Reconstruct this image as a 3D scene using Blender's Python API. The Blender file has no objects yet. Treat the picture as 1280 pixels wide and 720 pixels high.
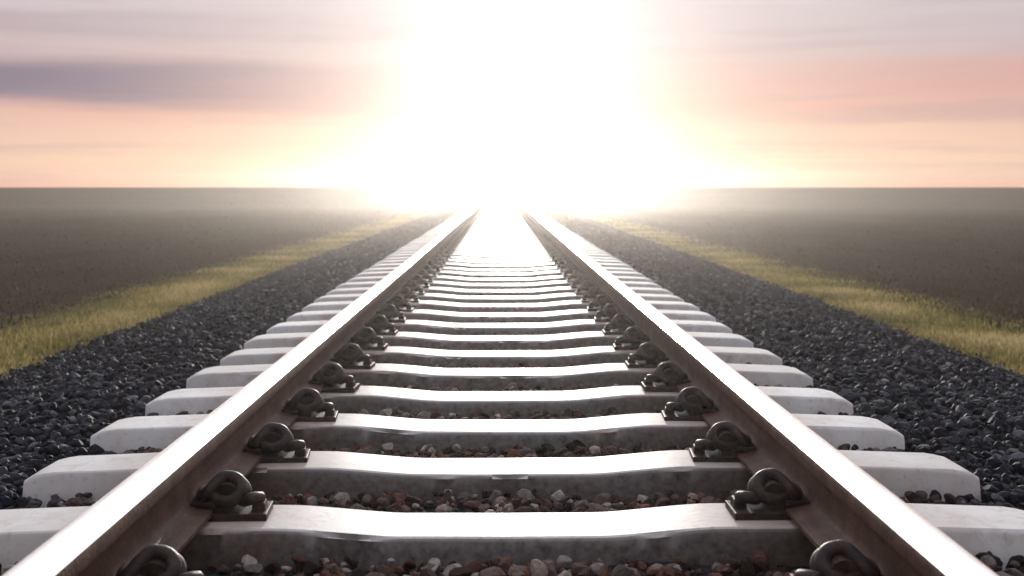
import bpy, math, random
import numpy as np
from mathutils import Vector, noise as mnoise
random.seed(4); rng=np.random.default_rng(7)
sc=bpy.context.scene
sc.view_settings.view_transform='Standard'; sc.view_settings.look='None'; sc.view_settings.exposure=0

# ------------------------------------------------ helpers
def link(o,parent=None):
    sc.collection.objects.link(o)
    if parent: o.parent=parent
    return o
def np_mesh(name,V,F,mat,smooth=False,attrs=None):
    me=bpy.data.meshes.new(name)
    V=np.asarray(V,np.float32);F=np.asarray(F,np.int32)
    k=F.shape[1]
    me.vertices.add(len(V)); me.vertices.foreach_set('co',V.ravel())
    me.loops.add(F.size); me.loops.foreach_set('vertex_index',F.ravel())
    me.polygons.add(len(F)); me.polygons.foreach_set('loop_start',np.arange(0,F.size,k,dtype=np.int32))
    me.polygons.foreach_set('use_smooth',np.full(len(F),smooth))
    me.update(calc_edges=True)
    for n,a in (attrs or {}).items():
        at=me.attributes.new(n,'FLOAT','POINT'); at.data.foreach_set('value',np.asarray(a,np.float32))
    me.materials.append(mat)
    return me
class NT:
    def __init__(s,nt): s.nt=nt; s.l=nt.links
    def n(s,t,**kw):
        nd=s.nt.nodes.new(t)
        for k,v in kw.items():
            if k.startswith('i_'):
                key=k[2:]; key=int(key) if key.isdigit() else key
                nd.inputs[key].default_value=v
            else: setattr(nd,k,v)
        return nd
    def c(s,a,b): s.l.new(a,b)
    def math(s,op,a,b=None,clamp=False):
        nd=s.n('ShaderNodeMath',operation=op,use_clamp=clamp)
        for i,v in enumerate((a,b)):
            if v is None: continue
            if isinstance(v,(int,float)): nd.inputs[i].default_value=v
            else: s.c(v,nd.inputs[i])
        return nd.outputs[0]
    def ramp(s,fac,stops,interp='LINEAR'):
        nd=s.n('ShaderNodeValToRGB'); cr=nd.color_ramp; cr.interpolation=interp
        while len(cr.elements)<len(stops): cr.elements.new(0.5)
        for e,(p,c) in zip(cr.elements,stops):
            e.position=p; e.color=(*c,1) if len(c)==3 else c
        s.c(fac,nd.inputs[0]); return nd.outputs[0]
    def sstep(s,v,a,b):
        nd=s.n('ShaderNodeMapRange',interpolation_type='SMOOTHSTEP')
        s.c(v,nd.inputs[0]); nd.inputs[1].default_value=a; nd.inputs[2].default_value=b
        return nd.outputs[0]
    def mix(s,f,a,b,mode='MIX'):
        nd=s.n('ShaderNodeMix',data_type='RGBA',blend_type=mode)
        for i,v in ((0,f),(6,a),(7,b)):
            if isinstance(v,(int,float)): nd.inputs[i].default_value=v
            elif isinstance(v,tuple): nd.inputs[i].default_value=(*v,1)
            else: s.c(v,nd.inputs[i])
        return nd.outputs[2]
    def noise(s,vec,scale,detail=4,rough=.55,dist=0):
        nd=s.n('ShaderNodeTexNoise'); nd.inputs['Scale'].default_value=scale
        nd.inputs['Detail'].default_value=detail; nd.inputs['Roughness'].default_value=rough; nd.inputs['Distortion'].default_value=dist
        if vec is not None: s.c(vec,nd.inputs['Vector'])
        return nd.outputs['Fac']
    def vscale(s,vec,v):
        nd=s.n('ShaderNodeVectorMath',operation='MULTIPLY'); s.c(vec,nd.inputs[0]); nd.inputs[1].default_value=v
        return nd.outputs[0]
def newmat(name):
    m=bpy.data.materials.new(name); m.use_nodes=True
    t=NT(m.node_tree); b=m.node_tree.nodes['Principled BSDF']
    return m,t,b
def bump(t,b,h,strength=.4,dist=.01):
    nd=t.n('ShaderNodeBump'); nd.inputs['Strength'].default_value=strength; nd.inputs['Distance'].default_value=dist
    t.c(h,nd.inputs['Height']); t.c(nd.outputs[0],b.inputs['Normal'])

# ------------------------------------------------ sun direction
SUN_EL=math.radians(5.6); SUN_AZ=math.radians(0.9)   # azimuth from +Y toward +X
S=Vector((math.sin(SUN_AZ)*math.cos(SUN_EL),math.cos(SUN_AZ)*math.cos(SUN_EL),math.sin(SUN_EL)))

# ------------------------------------------------ materials
def mat_concrete():
    m,t,b=newmat('weathered_concrete')
    geo=t.n('ShaderNodeNewGeometry'); pos=geo.outputs['Position']
    n1=t.noise(pos,3.5,4,.6); n2=t.noise(pos,45,4,.65); n3=t.noise(pos,9,4,.7,.5)
    rnd=t.n('ShaderNodeObjectInfo').outputs['Random']
    col=t.ramp(n1,[(.3,(.72,.64,.58)),(.55,(.84,.79,.75)),(.75,(.87,.84,.81))])
    col=t.mix(1,col,t.ramp(rnd,[(0,(.84,.81,.79)),(.5,(.96,.94,.92)),(1,(1,1,1))]),'MULTIPLY')
    col=t.mix(t.math('MULTIPLY',t.ramp(n3,[(.5,(0,0,0)),(.72,(1,1,1))]),.6),col,(.54,.38,.29))
    col=t.mix(t.math('MULTIPLY',t.ramp(n2,[(.57,(0,0,0)),(.7,(1,1,1))]),.45),col,(.32,.28,.25))
    sx=t.n('ShaderNodeSeparateXYZ'); t.c(pos,sx.inputs[0])
    ax=t.math('ABSOLUTE',sx.outputs[0])
    d=t.math('ABSOLUTE',t.math('SUBTRACT',ax,.74))
    rust=t.math('SUBTRACT',1,t.math('DIVIDE',d,.42),True)
    rust=t.math('MULTIPLY',rust,t.math('ADD',n3,.25))
    col=t.mix(t.math('MULTIPLY',rust,.9,True),col,(.28,.125,.065))
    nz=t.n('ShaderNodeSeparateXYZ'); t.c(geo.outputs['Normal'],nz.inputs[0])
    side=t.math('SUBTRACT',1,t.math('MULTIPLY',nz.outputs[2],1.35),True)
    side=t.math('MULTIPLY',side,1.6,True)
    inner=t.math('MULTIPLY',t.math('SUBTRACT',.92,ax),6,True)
    inner_dark=t.math('MULTIPLY',t.math('MULTIPLY',side,inner),t.math('ADD',t.math('MULTIPLY',n2,.5),.62),True)  # upright faces inboard of the sleeper ends turn dark brown
    dark_col=t.ramp(n3,[(.35,(.026,.014,.009)),(.7,(.075,.042,.029))])
    col=t.mix(inner_dark,col,dark_col)
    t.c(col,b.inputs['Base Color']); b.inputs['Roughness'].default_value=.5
    b.inputs['Specular IOR Level'].default_value=.5
    bump(t,b,n2,.22,.003)
    return m
def mat_rail():
    m,t,b=newmat('rail_steel')
    geo=t.n('ShaderNodeNewGeometry'); pos=geo.outputs['Position']
    sp=t.n('ShaderNodeSeparateXYZ'); t.c(pos,sp.inputs[0])
    nz=t.n('ShaderNodeSeparateXYZ'); t.c(geo.outputs['Normal'],nz.inputs[0])
    v=t.vscale(pos,(1,.05,1)); streak=t.noise(v,160,3,.6)
    n1=t.noise(pos,14,5,.65); n2=t.noise(pos,90,3,.6)
    top=t.math('MULTIPLY',t.math('GREATER_THAN',sp.outputs[2],.150),t.math('MULTIPLY',t.math('SUBTRACT',nz.outputs[2],.45),3.5,True))
    rustc=t.ramp(n1,[(.25,(.045,.020,.012)),(.5,(.11,.048,.028)),(.75,(.21,.10,.06))])
    rustc=t.mix(t.math('MULTIPLY',n2,.5),rustc,(.055,.027,.018))
    steel=t.ramp(streak,[(.3,(.90,.84,.79)),(.7,(1,.97,.94))])
    t.c(t.mix(top,rustc,steel),b.inputs['Base Color'])
    t.c(t.math('MULTIPLY',top,.95),b.inputs['Metallic'])
    r=t.math('SUBTRACT',.62,t.math('MULTIPLY',top,.34)); r=t.math('ADD',r,t.math('MULTIPLY',t.math('SUBTRACT',streak,.5),.25))
    t.c(r,b.inputs['Roughness']); b.inputs['Specular IOR Level'].default_value=.35
    bump(t,b,t.math('MULTIPLY',n2,t.math('SUBTRACT',1.03,top)),.5,.004)
    return m
def mat_iron():
    m,t,b=newmat('rusty_iron')
    pos=t.n('ShaderNodeNewGeometry').outputs['Position']
    n1=t.noise(pos,40,4,.65); n2=t.noise(pos,220,2,.6)
    t.c(t.ramp(n1,[(.3,(.012,.007,.006)),(.55,(.042,.020,.014)),(.75,(.12,.055,.034))]),b.inputs['Base Color'])
    b.inputs['Metallic'].default_value=.0; b.inputs['Roughness'].default_value=.55; b.inputs['Specular IOR Level'].default_value=.3
    bump(t,b,n2,.4,.002); return m
def mat_rock():
    m,t,b=newmat('ballast_stone')
    pos=t.n('ShaderNodeNewGeometry').outputs['Position']
    a=t.n('ShaderNodeAttribute',attribute_name='tone').outputs['Fac']
    w=t.n('ShaderNodeAttribute',attribute_name='warm').outputs['Fac']
    warm=t.ramp(a,[(0,(.018,.010,.008)),(.3,(.060,.024,.015)),(.5,(.17,.06,.032)),(.65,(.085,.058,.048)),(.85,(.21,.14,.11)),(1,(.50,.42,.37))])
    cool=t.ramp(a,[(0,(.004,.005,.010)),(.4,(.008,.010,.021)),(.75,(.016,.018,.034)),(.93,(.040,.042,.060)),(1,(.14,.14,.16))])
    col=t.mix(w,cool,warm)
    n=t.noise(pos,80,3,.7)
    col=t.mix(1,col,t.ramp(n,[(.3,(.6,.6,.6)),(.7,(1.25,1.2,1.15))]),'MULTIPLY')
    t.c(col,b.inputs['Base Color']); b.inputs['Roughness'].default_value=.7
    b.inputs['Specular IOR Level'].default_value=.17
    bump(t,b,n,.5,.005); return m
def mat_bed():
    m,t,b=newmat('ballast_grit')
    pos=t.n('ShaderNodeNewGeometry').outputs['Position']
    vo=t.n('ShaderNodeTexVoronoi'); vo.inputs['Scale'].default_value=22; t.c(pos,vo.inputs['Vector'])
    s=t.n('ShaderNodeSeparateColor'); t.c(vo.outputs['Color'],s.inputs[0])
    t.c(t.ramp(s.outputs[0],[(0,(.006,.006,.009)),(.6,(.020,.019,.026)),(1,(.055,.05,.05))]),b.inputs['Base Color'])
    b.inputs['Roughness'].default_value=.9; b.inputs['Specular IOR Level'].default_value=.1
    bump(t,b,t.math('SUBTRACT',1,vo.outputs['Distance']),.9,.03); return m
def mat_ground():
    m,t,b=newmat('field_soil_and_turf')
    pos=t.n('ShaderNodeNewGeometry').outputs['Position']
    sp=t.n('ShaderNodeSeparateXYZ'); t.c(pos,sp.inputs[0])
    n1=t.noise(t.vscale(pos,(.25,.10,1)),1,5,.6); n2=t.noise(pos,3,5,.7); n3=t.noise(pos,30,3,.7)
    n0=t.noise(t.vscale(pos,(.03,.05,1)),1,4,.6)
    col=t.ramp(n1,[(.3,(.044,.031,.023)),(.5,(.070,.049,.036)),(.7,(.092,.068,.046))])
    col=t.mix(t.math('MULTIPLY',n2,.45),col,(.050,.044,.024))
    col=t.mix(t.math('MULTIPLY',t.sstep(n0,.45,.65),.6),col,(.066,.066,.032))
    ax=t.math('ADD',t.math('ABSOLUTE',t.math('SUBTRACT',sp.outputs[0],.11)),t.math('MULTIPLY',t.math('SUBTRACT',n2,.5),1.2))
    strip=t.math('SUBTRACT',1,t.math('DIVIDE',t.math('ABSOLUTE',t.math('SUBTRACT',ax,3.75)),.95),True)
    col=t.mix(t.math('MULTIPLY',strip,1.1,True),col,(.25,.20,.07))
    col=t.mix(t.math('MULTIPLY',n3,.3),col,(.03,.026,.015))
    t.c(col,b.inputs['Base Color']); b.inputs['Roughness'].default_value=1; b.inputs['Specular IOR Level'].default_value=0
    bump(t,b,n3,.6,.03); return m
def mat_grass(name,ramp,trans=.45):
    m,t,b=newmat(name)
    a=t.n('ShaderNodeAttribute',attribute_name='tone').outputs['Fac']
    col=t.ramp(a,ramp)
    t.c(col,b.inputs['Base Color']); b.inputs['Roughness'].default_value=.7; b.inputs['Specular IOR Level'].default_value=.15
    tr=t.n('ShaderNodeBsdfTranslucent'); t.c(col,tr.inputs[0])
    mx=t.n('ShaderNodeMixShader'); mx.inputs[0].default_value=trans
    t.c(b.outputs[0],mx.inputs[1]); t.c(tr.outputs[0],mx.inputs[2])
    t.c(mx.outputs[0],m.node_tree.nodes['Material Output'].inputs['Surface']); return m
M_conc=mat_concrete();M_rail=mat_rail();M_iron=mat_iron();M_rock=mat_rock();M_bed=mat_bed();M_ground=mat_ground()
M_strip=mat_grass('verge_grass_blades',[(0,(.09,.09,.03)),(.35,(.23,.19,.06)),(.7,(.44,.34,.14)),(1,(.60,.48,.25))],.4)
M_field=mat_grass('field_grass_blades',[(0,(.034,.027,.018)),(.5,(.062,.047,.031)),(.8,(.066,.064,.031)),(1,(.10,.082,.046))],.2)

# ------------------------------------------------ ground sheet (to the horizon)
xs=np.array([-4000,-800,-200,-60,-20,-10,-6,-4,-3.4,3.4,4,6,10,20,60,200,800,4000.])
ys=np.array([-300,-50,-10,0,5,10,20,40,80,160,400,1000,2500,6000.])
V=[(x,y,-.40) for y in ys for x in xs]; nx=len(xs)
F=[(j*nx+i,j*nx+i+1,(j+1)*nx+i+1,(j+1)*nx+i) for j in range(len(ys)-1) for i in range(nx-1)]
link(bpy.data.objects.new('grass_field',np_mesh('grass_field',V,F,M_ground)))

# ------------------------------------------------ ballast
def bed_h(x):
    a=np.abs(x)*np.where(x<0,1.06,1.0)
    return np.interp(a,[0,.45,.9,1.4,2.0,3.35,3.6],[-.075,-.075,-.07,-.085,-.12,-.40,-.46])
bx=np.linspace(-3.6,3.6,37); by=np.concatenate([np.arange(-12,60,.25),np.arange(60,601,6.)])
X,Y=np.meshgrid(bx,by); Z=bed_h(X)-.02+rng.normal(0,.006,X.shape)
V=np.stack([X.ravel(),Y.ravel(),Z.ravel()],1); nx=len(bx)
I=(np.arange(len(by)-1)[:,None]*nx+np.arange(nx-1)[None]).ravel()
F=np.stack([I,I+1,I+nx+1,I+nx],1)
track_bed=link(bpy.data.objects.new('ballast_bed',np_mesh('ballast_bed',V,F,M_bed,True)))

SP=.60; Y0=2.86-3*SP
sleeper_y=[Y0+i*SP for i in range(-6,170)]
import bmesh
def protos(sub,n):
    bm=bmesh.new(); bmesh.ops.create_icosphere(bm,subdivisions=sub,radius=1)
    v0=np.array([v.co[:] for v in bm.verts]); f=np.array([[v.index for v in q.verts] for q in bm.faces]); bm.free()
    out=[]
    for _ in range(n):
        v=v0.copy()+rng.normal(0,.06 if sub>1 else .14,v0.shape)
        for _k in range(9 if sub>1 else 4):
            nn=rng.normal(size=3); nn/=np.linalg.norm(nn); d=rng.uniform(.5,.82)
            e=np.maximum(0,v@nn-d); v-=e[:,None]*nn
        v*=np.array([1,rng.uniform(.65,.95),rng.uniform(.5,.8)])
        out.append(v)
    return np.array(out),f
def randrot(n):
    q=rng.normal(size=(n,4)); q/=np.linalg.norm(q,axis=1)[:,None]
    w,x,y,z=q.T
    return np.stack([1-2*(y*y+z*z),2*(x*y-z*w),2*(x*z+y*w),2*(x*y+z*w),1-2*(x*x+z*z),2*(y*z-x*w),2*(x*z-y*w),2*(y*z+x*w),1-2*(x*x+y*y)],1).reshape(n,3,3)
Vs=[];Fs=[];T=[];W=[];off=0
def scatter(y0,y1,dens,rmin,rmax,sub,frustum=True,layers=.0):
    global off
    P,f=protos(sub,30)
    n=int((y1-y0)*7.0*dens)
    x=rng.uniform(-3.5,3.5,n); y=rng.uniform(y0,y1,n)
    if frustum: k=np.abs(x)<.55*y+1.3
    else: k=np.ones(n,bool)
    r=rmin+(rmax-rmin)*rng.random(n)**1.8
    ph=(y-Y0+SP/2)%SP-SP/2
    insl=(np.abs(ph)<.135+r*.3)&(np.abs(x)<1.37+r*.3)
    k&=~insl
    k&=~((np.abs(np.abs(x)-.7575)<.09))
    xe=np.abs(x)*np.where(x<0,1.06,1.0)
    k&=~((xe>3.2)&(rng.random(n)<.5)); k&=xe<3.5
    x,y,r=x[k],y[k],r[k]; n=len(x)
    z=bed_h(x)+rng.uniform(-.022,.012,n)
    idx=rng.integers(0,len(P),n); R=randrot(n)
    v=np.einsum('nij,nvj->nvi',R,P[idx])*r[:,None,None]
    v[:,:,2]*=.85
    v+=np.stack([x,y,z],1)[:,None,:]
    nv=P.shape[1]
    Vs.append(v.reshape(-1,3)); Fs.append((f[None]+ (np.arange(n)*nv)[:,None,None]+off).reshape(-1,3))
    off+=n*nv
    T.append(np.repeat(rng.random(n),nv))
    w=np.clip((1.35-np.abs(x))/.35,0,1)*rng.uniform(.55,1,n)+.12*rng.random(n)
    W.append(np.repeat(w,nv))
scatter(.9,6,1350,.012,.038,2)
scatter(6,24,500,.018,.039,1)
scatter(24,60,110,.022,.045,1)
me=np_mesh('track_ballast',np.concatenate(Vs),np.concatenate(Fs),M_rock,False,{'tone':np.concatenate(T),'warm':np.clip(np.concatenate(W),0,1)})
link(bpy.data.objects.new('track_ballast',me))

# ------------------------------------------------ track
track=bpy.data.objects.new('railway_track',None); link(track)
half=[(.0,.172),(.020,.1717),(.036,.1704),(.0425,.1665),(.0445,.160),(.045,.146),(.0430,.134),(.036,.130),(.016,.124),(.0095,.116),(.0085,.09),(.0085,.06),(.011,.044),(.020,.034),(.045,.027),(.070,.022),(.075,.020),(.0755,.011)]
prof=half+[(-x,z) for x,z in reversed(half[1:])]
def rail_mesh():
    ysr=list(np.arange(-8,30,.5))+[30+i*4 for i in range(143)]
    V=[(x,y,z) for y in ysr for x,z in prof]; n=len(prof); F=[]
    for j in range(len(ysr)-1):
        for i in range(n):
            k=(i+1)%n; F.append((j*n+i,j*n+k,(j+1)*n+k,(j+1)*n+i))
    return np_mesh('steel_rail',V,F,M_rail,True)
rm=rail_mesh(); bmx=bmesh.new(); bmx.from_mesh(rm); bmesh.ops.recalc_face_normals(bmx,faces=bmx.faces)
for e in bmx.edges:
    if len(e.link_faces)==2 and e.calc_face_angle(0)>math.radians(38): e.smooth=False
bmx.to_mesh(rm); bmx.free()
RX=.7175+.043
for s in (-1,1):
    o=bpy.data.objects.new('steel_rail',rm); o.location=(s*RX,0,0); link(o,track)

def sleeper_mesh(seed):
    bm=bmesh.new()
    L=1.36
    xs=sorted(set([round(v,3) for v in np.concatenate([np.linspace(-L,-1.24,5),np.linspace(-1.24,1.24,75),np.linspace(1.24,L,5)])]))
    rings=[]
    for x in xs:
        a=abs(x)
        zt=float(np.interp(a,[0,.24,.28,.46,.51,.92,1.0,1.28,1.345,1.36],[-.023,-.022,-.0205,-.004,-.001,0,-.002,-.012,-.026,-.040]))
        wt=float(np.interp(a,[0,.3,.55,1.0,1.31,1.36],[.108,.109,.112,.113,.110,.096]))
        wb=float(np.interp(a,[0,.3,.55,1.3,1.36],[.135,.137,.145,.150,.138]))
        ring=[(-wb,-.20),(-(wt*.55+wb*.45),-.09+zt*.3),(-(wt+.004),zt-.012),(-(wt-.001),zt-.0035),(-(wt-.007),zt),(-wt*.4,zt+.001),(wt*.4,zt+.001),(wt-.007,zt),(wt-.001,zt-.0035),(wt+.004,zt-.012),(wt*.55+wb*.45,-.09+zt*.3),(wb,-.20)]
        r=[]
        for y,z in ring:
            p=Vector((x*3+seed*17,y*2,z*3+seed))
            d=mnoise.noise(p)*.0012
            chip=max(0,mnoise.noise(Vector((x*17+seed*31,y*5,seed)))-.38)*.05
            edge=1 if abs(abs(y)-wt)<.006 and z>zt-.008 else 0
            r.append(bm.verts.new((x,y*(1-chip*edge*1.2)+d,z+d*.7-chip*edge)))
        rings.append(r)
    n=len(rings[0])
    for a,b in zip(rings,rings[1:]):
        for i in range(n):
            k=(i+1)%n; bm.faces.new((a[i],a[k],b[k],b[i]))
    bm.faces.new(rings[0]); bm.faces.new(rings[-1])
    bmesh.ops.recalc_face_normals(bm,faces=bm.faces)
    for f in bm.faces: f.smooth=len(f.verts)==4
    for e in bm.edges:
        if len(e.link_faces)==2 and e.calc_face_angle(0)>math.radians(27): e.smooth=False
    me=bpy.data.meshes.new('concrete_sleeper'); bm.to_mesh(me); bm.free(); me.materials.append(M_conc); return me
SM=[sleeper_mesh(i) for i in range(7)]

def tube(bm,pts,r,seg=12,res=6):
    pts=[Vector(p) for p in pts]; P=[]
    for i in range(len(pts)-1):
        p0=pts[max(i-1,0)];p1=pts[i];p2=pts[i+1];p3=pts[min(i+2,len(pts)-1)]
        for k in range(res):
            t=k/res; P.append(.5*((2*p1)+(p2-p0)*t+(2*p0-5*p1+4*p2-p3)*t*t+(3*p1-p0-3*p2+p3)*t**3))
    P.append(pts[-1]); rings=[]; nrm=None
    for i,p in enumerate(P):
        tg=(P[min(i+1,len(P)-1)]-P[max(i-1,0)]).normalized()
        if nrm is None: nrm=tg.orthogonal().normalized()
        nrm=(nrm-tg*nrm.dot(tg)).normalized(); bn=tg.cross(nrm)
        rr=r*(.8 if i in(0,len(P)-1) else 1)
        rings.append([bm.verts.new(p+(nrm*math.cos(a)+bn*math.sin(a))*rr) for a in [2*math.pi*k/seg for k in range(seg)]])
    for a,b in zip(rings,rings[1:]):
        for i in range(seg):
            f=bm.faces.new((a[i],a[(i+1)%seg],b[(i+1)%seg],b[i])); f.smooth=True
    bm.faces.new(rings[0][::-1]); bm.faces.new(rings[-1])
def box(bm,c,s,bev=.003,taper=1.0):
    r=bmesh.ops.create_cube(bm,size=1); vs=r['verts']
    for v in vs:
        k=taper if v.co.z>0 else 1
        v.co=Vector((v.co.x*s[0]*k,v.co.y*s[1]*k,v.co.z*s[2]))+Vector(c)
    es=list({e for v in vs for e in v.link_edges})
    bmesh.ops.bevel(bm,geom=es,offset=bev,segments=2,affect='EDGES',profile=.6)
def cyl(bm,c,r,h,seg=16,axis='Z',top=.94):
    q=bmesh.ops.create_cone(bm,cap_ends=True,segments=seg,radius1=r,radius2=r*top,depth=h)
    for v in q['verts']:
        if axis=='Y': v.co=Vector((v.co.x,v.co.z,v.co.y))
        v.co+=Vector(c)
def clip_mesh(sgn):
    bm=bmesh.new()
    box(bm,(.055,0,.007),(.140,.125,.018),.003)
    box(bm,(.018,0,.030),(.046,.090,.042),.007,.85)
    box(bm,(.102,-.012,.024),(.034,.052,.024),.005,.85)
    cyl(bm,(.102,-.012,.040),.010,.014,6)
    box(bm,(-.030,0,.0335),(.058,.095,.013),.003)
    cyl(bm,(.024,.0,.052),.030,.060,18,'Y')
    pts=[(.104,-.002*sgn,.040),(.088,-.030*sgn,.046)]
    A=Vector((0,-.62*sgn,.78)).normalized(); U=Vector((1,0,0)); Wv=A.cross(U)
    C=Vector((.026,-.004,.054))
    for k in range(0,17):
        th=-.5+k*(2*math.pi*1.42)/16
        R=.041-.0006*k
        pts.append(tuple(C+U*math.cos(th)*R+Wv*math.sin(th)*R*sgn*1.0+A*(.0016*k-.004)))
    pts+=[(-.026,-.030*sgn,.054),(-.036,.006*sgn,.050),(-.034,.036*sgn,.050)]
    tube(bm,pts,.0155)
    bmesh.ops.recalc_face_normals(bm,faces=bm.faces)
    me=bpy.data.meshes.new('rail_clip'); bm.to_mesh(me); bm.free(); me.materials.append(M_iron); return me
CMs={1:clip_mesh(1),-1:clip_mesh(-1)}
for i,y in enumerate(sleeper_y):
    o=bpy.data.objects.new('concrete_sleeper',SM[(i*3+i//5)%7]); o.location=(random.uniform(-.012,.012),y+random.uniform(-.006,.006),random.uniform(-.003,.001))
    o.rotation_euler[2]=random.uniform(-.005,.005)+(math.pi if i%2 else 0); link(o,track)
    if y<62:
        for s in (-1,1):
            for side in (-1,1):
                c=bpy.data.objects.new('rail_clip',CMs[side])
                c.location=(s*RX+side*.076,y+random.uniform(-.006,.006),0)
                c.rotation_euler[2]=(0 if side>0 else math.pi)+random.uniform(-.09,.09)
                c.rotation_euler[1]=random.uniform(-.03,.03)
                link(c,track)

# ------------------------------------------------ grass
def blades(name,x,y,z,h,w,tone,mat):
    n=len(x); a=rng.uniform(0,math.pi*2,n); dx=np.cos(a)*w/2; dy=np.sin(a)*w/2
    b=rng.uniform(0,math.pi*2,n); lx=np.cos(b)*h*rng.uniform(.1,.7,n); ly=np.sin(b)*h*rng.uniform(.1,.7,n)
    P=np.stack([np.stack([x-dx,y-dy,z],1),np.stack([x+dx,y+dy,z],1),
        np.stack([x-dx*.7+lx*.3,y-dy*.7+ly*.3,z+h*.6],1),np.stack([x+dx*.7+lx*.3,y+dy*.7+ly*.3,z+h*.6],1),
        np.stack([x+lx,y+ly,z+h],1)],1)
    F=np.array([[0,1,3],[0,3,2],[2,3,4]]); FF=(F[None]+(np.arange(n)*5)[:,None,None]).reshape(-1,3)
    link(bpy.data.objects.new(name,np_mesh(name,P.reshape(-1,3),FF,mat,True,{'tone':np.repeat(tone,5)})))
def vnoise(x,y,s):
    return np.array([mnoise.noise(Vector((a*s,b*s,3.3))) for a,b in zip(x,y)])
n=110000
u=rng.random(n); y=4*(75/4)**(u**.8); sd=rng.choice([-1,1],n)
ax=3.15+np.abs(rng.beta(1.5,2.6,n))*1.6
k0=vnoise(ax*sd,y,.9); k=k0>rng.uniform(-.65,.2,n)
x=(ax*sd)[k];y=y[k];k0=k0[k];n=len(x)
edge=1-np.abs(np.abs(x)-3.75)/1.0
x=np.where(x<0,x+.2,x)
h=(rng.uniform(.02,.055,n)+.03*np.clip(k0,0,1))*np.clip(edge+.5,.4,1.1)
blades('verge_grass',x,y,np.full(n,-.405),h,rng.uniform(.004,.010,n)*(1+y/14),np.clip(edge*.55+k0*.6+rng.uniform(-.2,.3,n),0,1),M_strip)
n=90000
u=rng.random(n)**1.1; y=5*(220/5)**u; sd=rng.choice([-1,1],n); ax=4.2+rng.random(n)**1.2*(4+y*.5)
x=ax*sd; k0=vnoise(x,y,.5)
blades('meadow_grass',x,y,np.full(n,-.405),rng.uniform(.02,.05,n)*(1+.5*k0),rng.uniform(.006,.012,n)*(1+y/12),np.clip(.45+k0*.6+rng.uniform(-.12,.12,n),0,1),M_field)

# ------------------------------------------------ thin low ground mist, real scattering volume
m=bpy.data.materials.new('thin_mist'); m.use_nodes=True; t=NT(m.node_tree)
m.node_tree.nodes.remove(m.node_tree.nodes['Principled BSDF'])
vs=t.n('ShaderNodeVolumeScatter'); vs.inputs['Color'].default_value=(1,.95,.91,1); vs.inputs['Density'].default_value=.0023; vs.inputs['Anisotropy'].default_value=.89
t.c(vs.outputs[0],m.node_tree.nodes['Material Output'].inputs['Volume'])
bm=bmesh.new(); bmesh.ops.create_cube(bm,size=1)
for v in bm.verts: v.co=Vector((v.co.x*300,v.co.y*85+27.5,v.co.z*2.4+.35))
me=bpy.data.meshes.new('mist'); bm.to_mesh(me); bm.free(); me.materials.append(m)
link(bpy.data.objects.new('mist',me))

# ------------------------------------------------ world
w=bpy.data.worlds.new('World'); sc.world=w; w.use_nodes=True; t=NT(w.node_tree); N=w.node_tree.nodes
bg=N['Background']; out=N['World Output']
sky=t.n('ShaderNodeTexSky',sky_type='NISHITA'); sky.sun_disc=False; sky.sun_elevation=SUN_EL; sky.sun_rotation=SUN_AZ
sky.dust_density=1
t.c(sky.outputs[0],bg.inputs[0]); bg.inputs[1].default_value=.006
tc=t.n('ShaderNodeTexCoord').outputs['Generated']
sp=t.n('ShaderNodeSeparateXYZ'); t.c(tc,sp.inputs[0]); z=sp.outputs[2]; sxx=sp.outputs[0]; syy=sp.outputs[1]
cv=t.vscale(tc,(2.2,2.2,26)); cn=t.noise(cv,1.0,6,.55,.4)
cv2=t.vscale(tc,(4,4,70)); cn2=t.noise(cv2,1.0,6,.6,.5)
zz=t.math('ADD',z,t.math('MULTIPLY',t.math('SUBTRACT',cn,.5),.03))
base=t.ramp(t.math('MULTIPLY',zz,2.0),[(0,(.88,.50,.38)),(.04,(.93,.64,.49)),(.09,(.89,.59,.49)),(.135,(.79,.46,.41)),(.18,(.71,.50,.49)),(.235,(.65,.54,.57)),(.29,(.69,.60,.64)),(.42,(.85,.80,.82)),(1,(.80,.86,1))])
def bank(zc,half,x0,x1):
    dz=t.math('ABSOLUTE',t.math('SUBTRACT',zz,zc))
    a=t.math('SUBTRACT',1,t.sstep(dz,half*.35,half))
    return t.math('MULTIPLY',a,t.sstep(sxx,x0,x1))
b1=bank(.082,.025,.04,-.38)
base=t.mix(t.math('MULTIPLY',b1,1.0,True),base,(.25,.21,.31))
b4=bank(.125,.012,-.0,-.40)
base=t.mix(t.math('MULTIPLY',b4,.5,True),base,(.48,.39,.45))
b2=bank(.088,.018,.05,.40)
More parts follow.
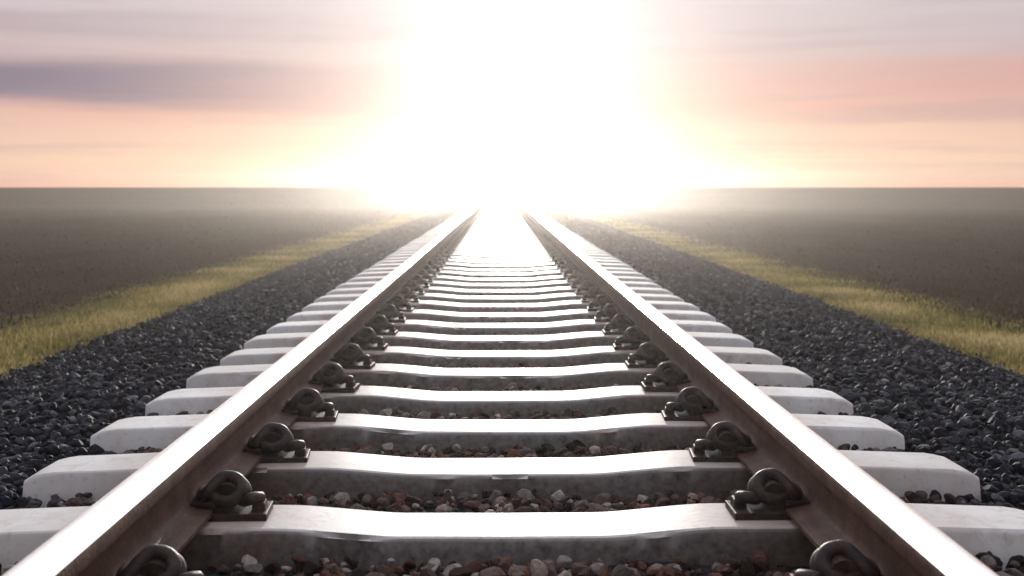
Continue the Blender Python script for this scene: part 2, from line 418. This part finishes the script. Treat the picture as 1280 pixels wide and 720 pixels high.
base=t.mix(t.math('MULTIPLY',b2,.6,True),base,(.76,.40,.36))
b3=bank(.058,.010,.10,.42)
base=t.mix(t.math('MULTIPLY',b3,.55,True),base,(.60,.40,.41))
cl=t.sstep(cn2,.45,.68)
base=t.mix(t.math('MULTIPLY',cl,.35),base,(.54,.38,.42))
back=t.sstep(syy,-.5,.75)
up=t.sstep(z,.30,.75)
k=t.math('MAXIMUM',back,up)
base=t.mix(k,(.15,.16,.22),base)
dp=t.n('ShaderNodeVectorMath',operation='DOT_PRODUCT'); t.c(tc,dp.inputs[0]); dp.inputs[1].default_value=S
d=t.math('MAXIMUM',dp.outputs['Value'],0)
g=t.math('ADD',t.math('MULTIPLY',t.math('POWER',d,36),.17),t.math('MULTIPLY',t.math('POWER',d,170),.30))
hi=t.math('MULTIPLY',t.math('MULTIPLY',t.sstep(z,.155,.30),t.math('POWER',d,4)),1.6)  # extra sky glow added above the view to brighten rail and sleeper tops
g=t.math('ADD',g,hi)
gc=t.mix(1,(.90,.98,1.0),g,'MULTIPLY')
col=t.mix(1,base,gc,'ADD')
bg2=t.n('ShaderNodeBackground'); t.c(col,bg2.inputs[0]); bg2.inputs[1].default_value=.86
ad=t.n('ShaderNodeAddShader'); t.c(bg.outputs[0],ad.inputs[0]); t.c(bg2.outputs[0],ad.inputs[1]); t.c(ad.outputs[0],out.inputs['Surface'])

# ------------------------------------------------ sun
L=bpy.data.lights.new('sun','SUN'); L.energy=3.2; L.angle=math.radians(.5); L.color=(1,.92,.82)
so=bpy.data.objects.new('sun',L); so.rotation_euler=S.to_track_quat('Z','Y').to_euler(); link(so)

# ------------------------------------------------ camera
cam=bpy.data.cameras.new('camera'); cam.lens=42.2; cam.sensor_width=36; cam.clip_start=.05; cam.clip_end=12000
cam.dof.use_dof=True; cam.dof.focus_distance=3.7; cam.dof.aperture_fstop=5
co=bpy.data.objects.new('camera',cam); co.location=(0,0,.79)
co.rotation_euler=(math.radians(90-4.8),0,math.radians(-.57)); link(co); sc.camera=co
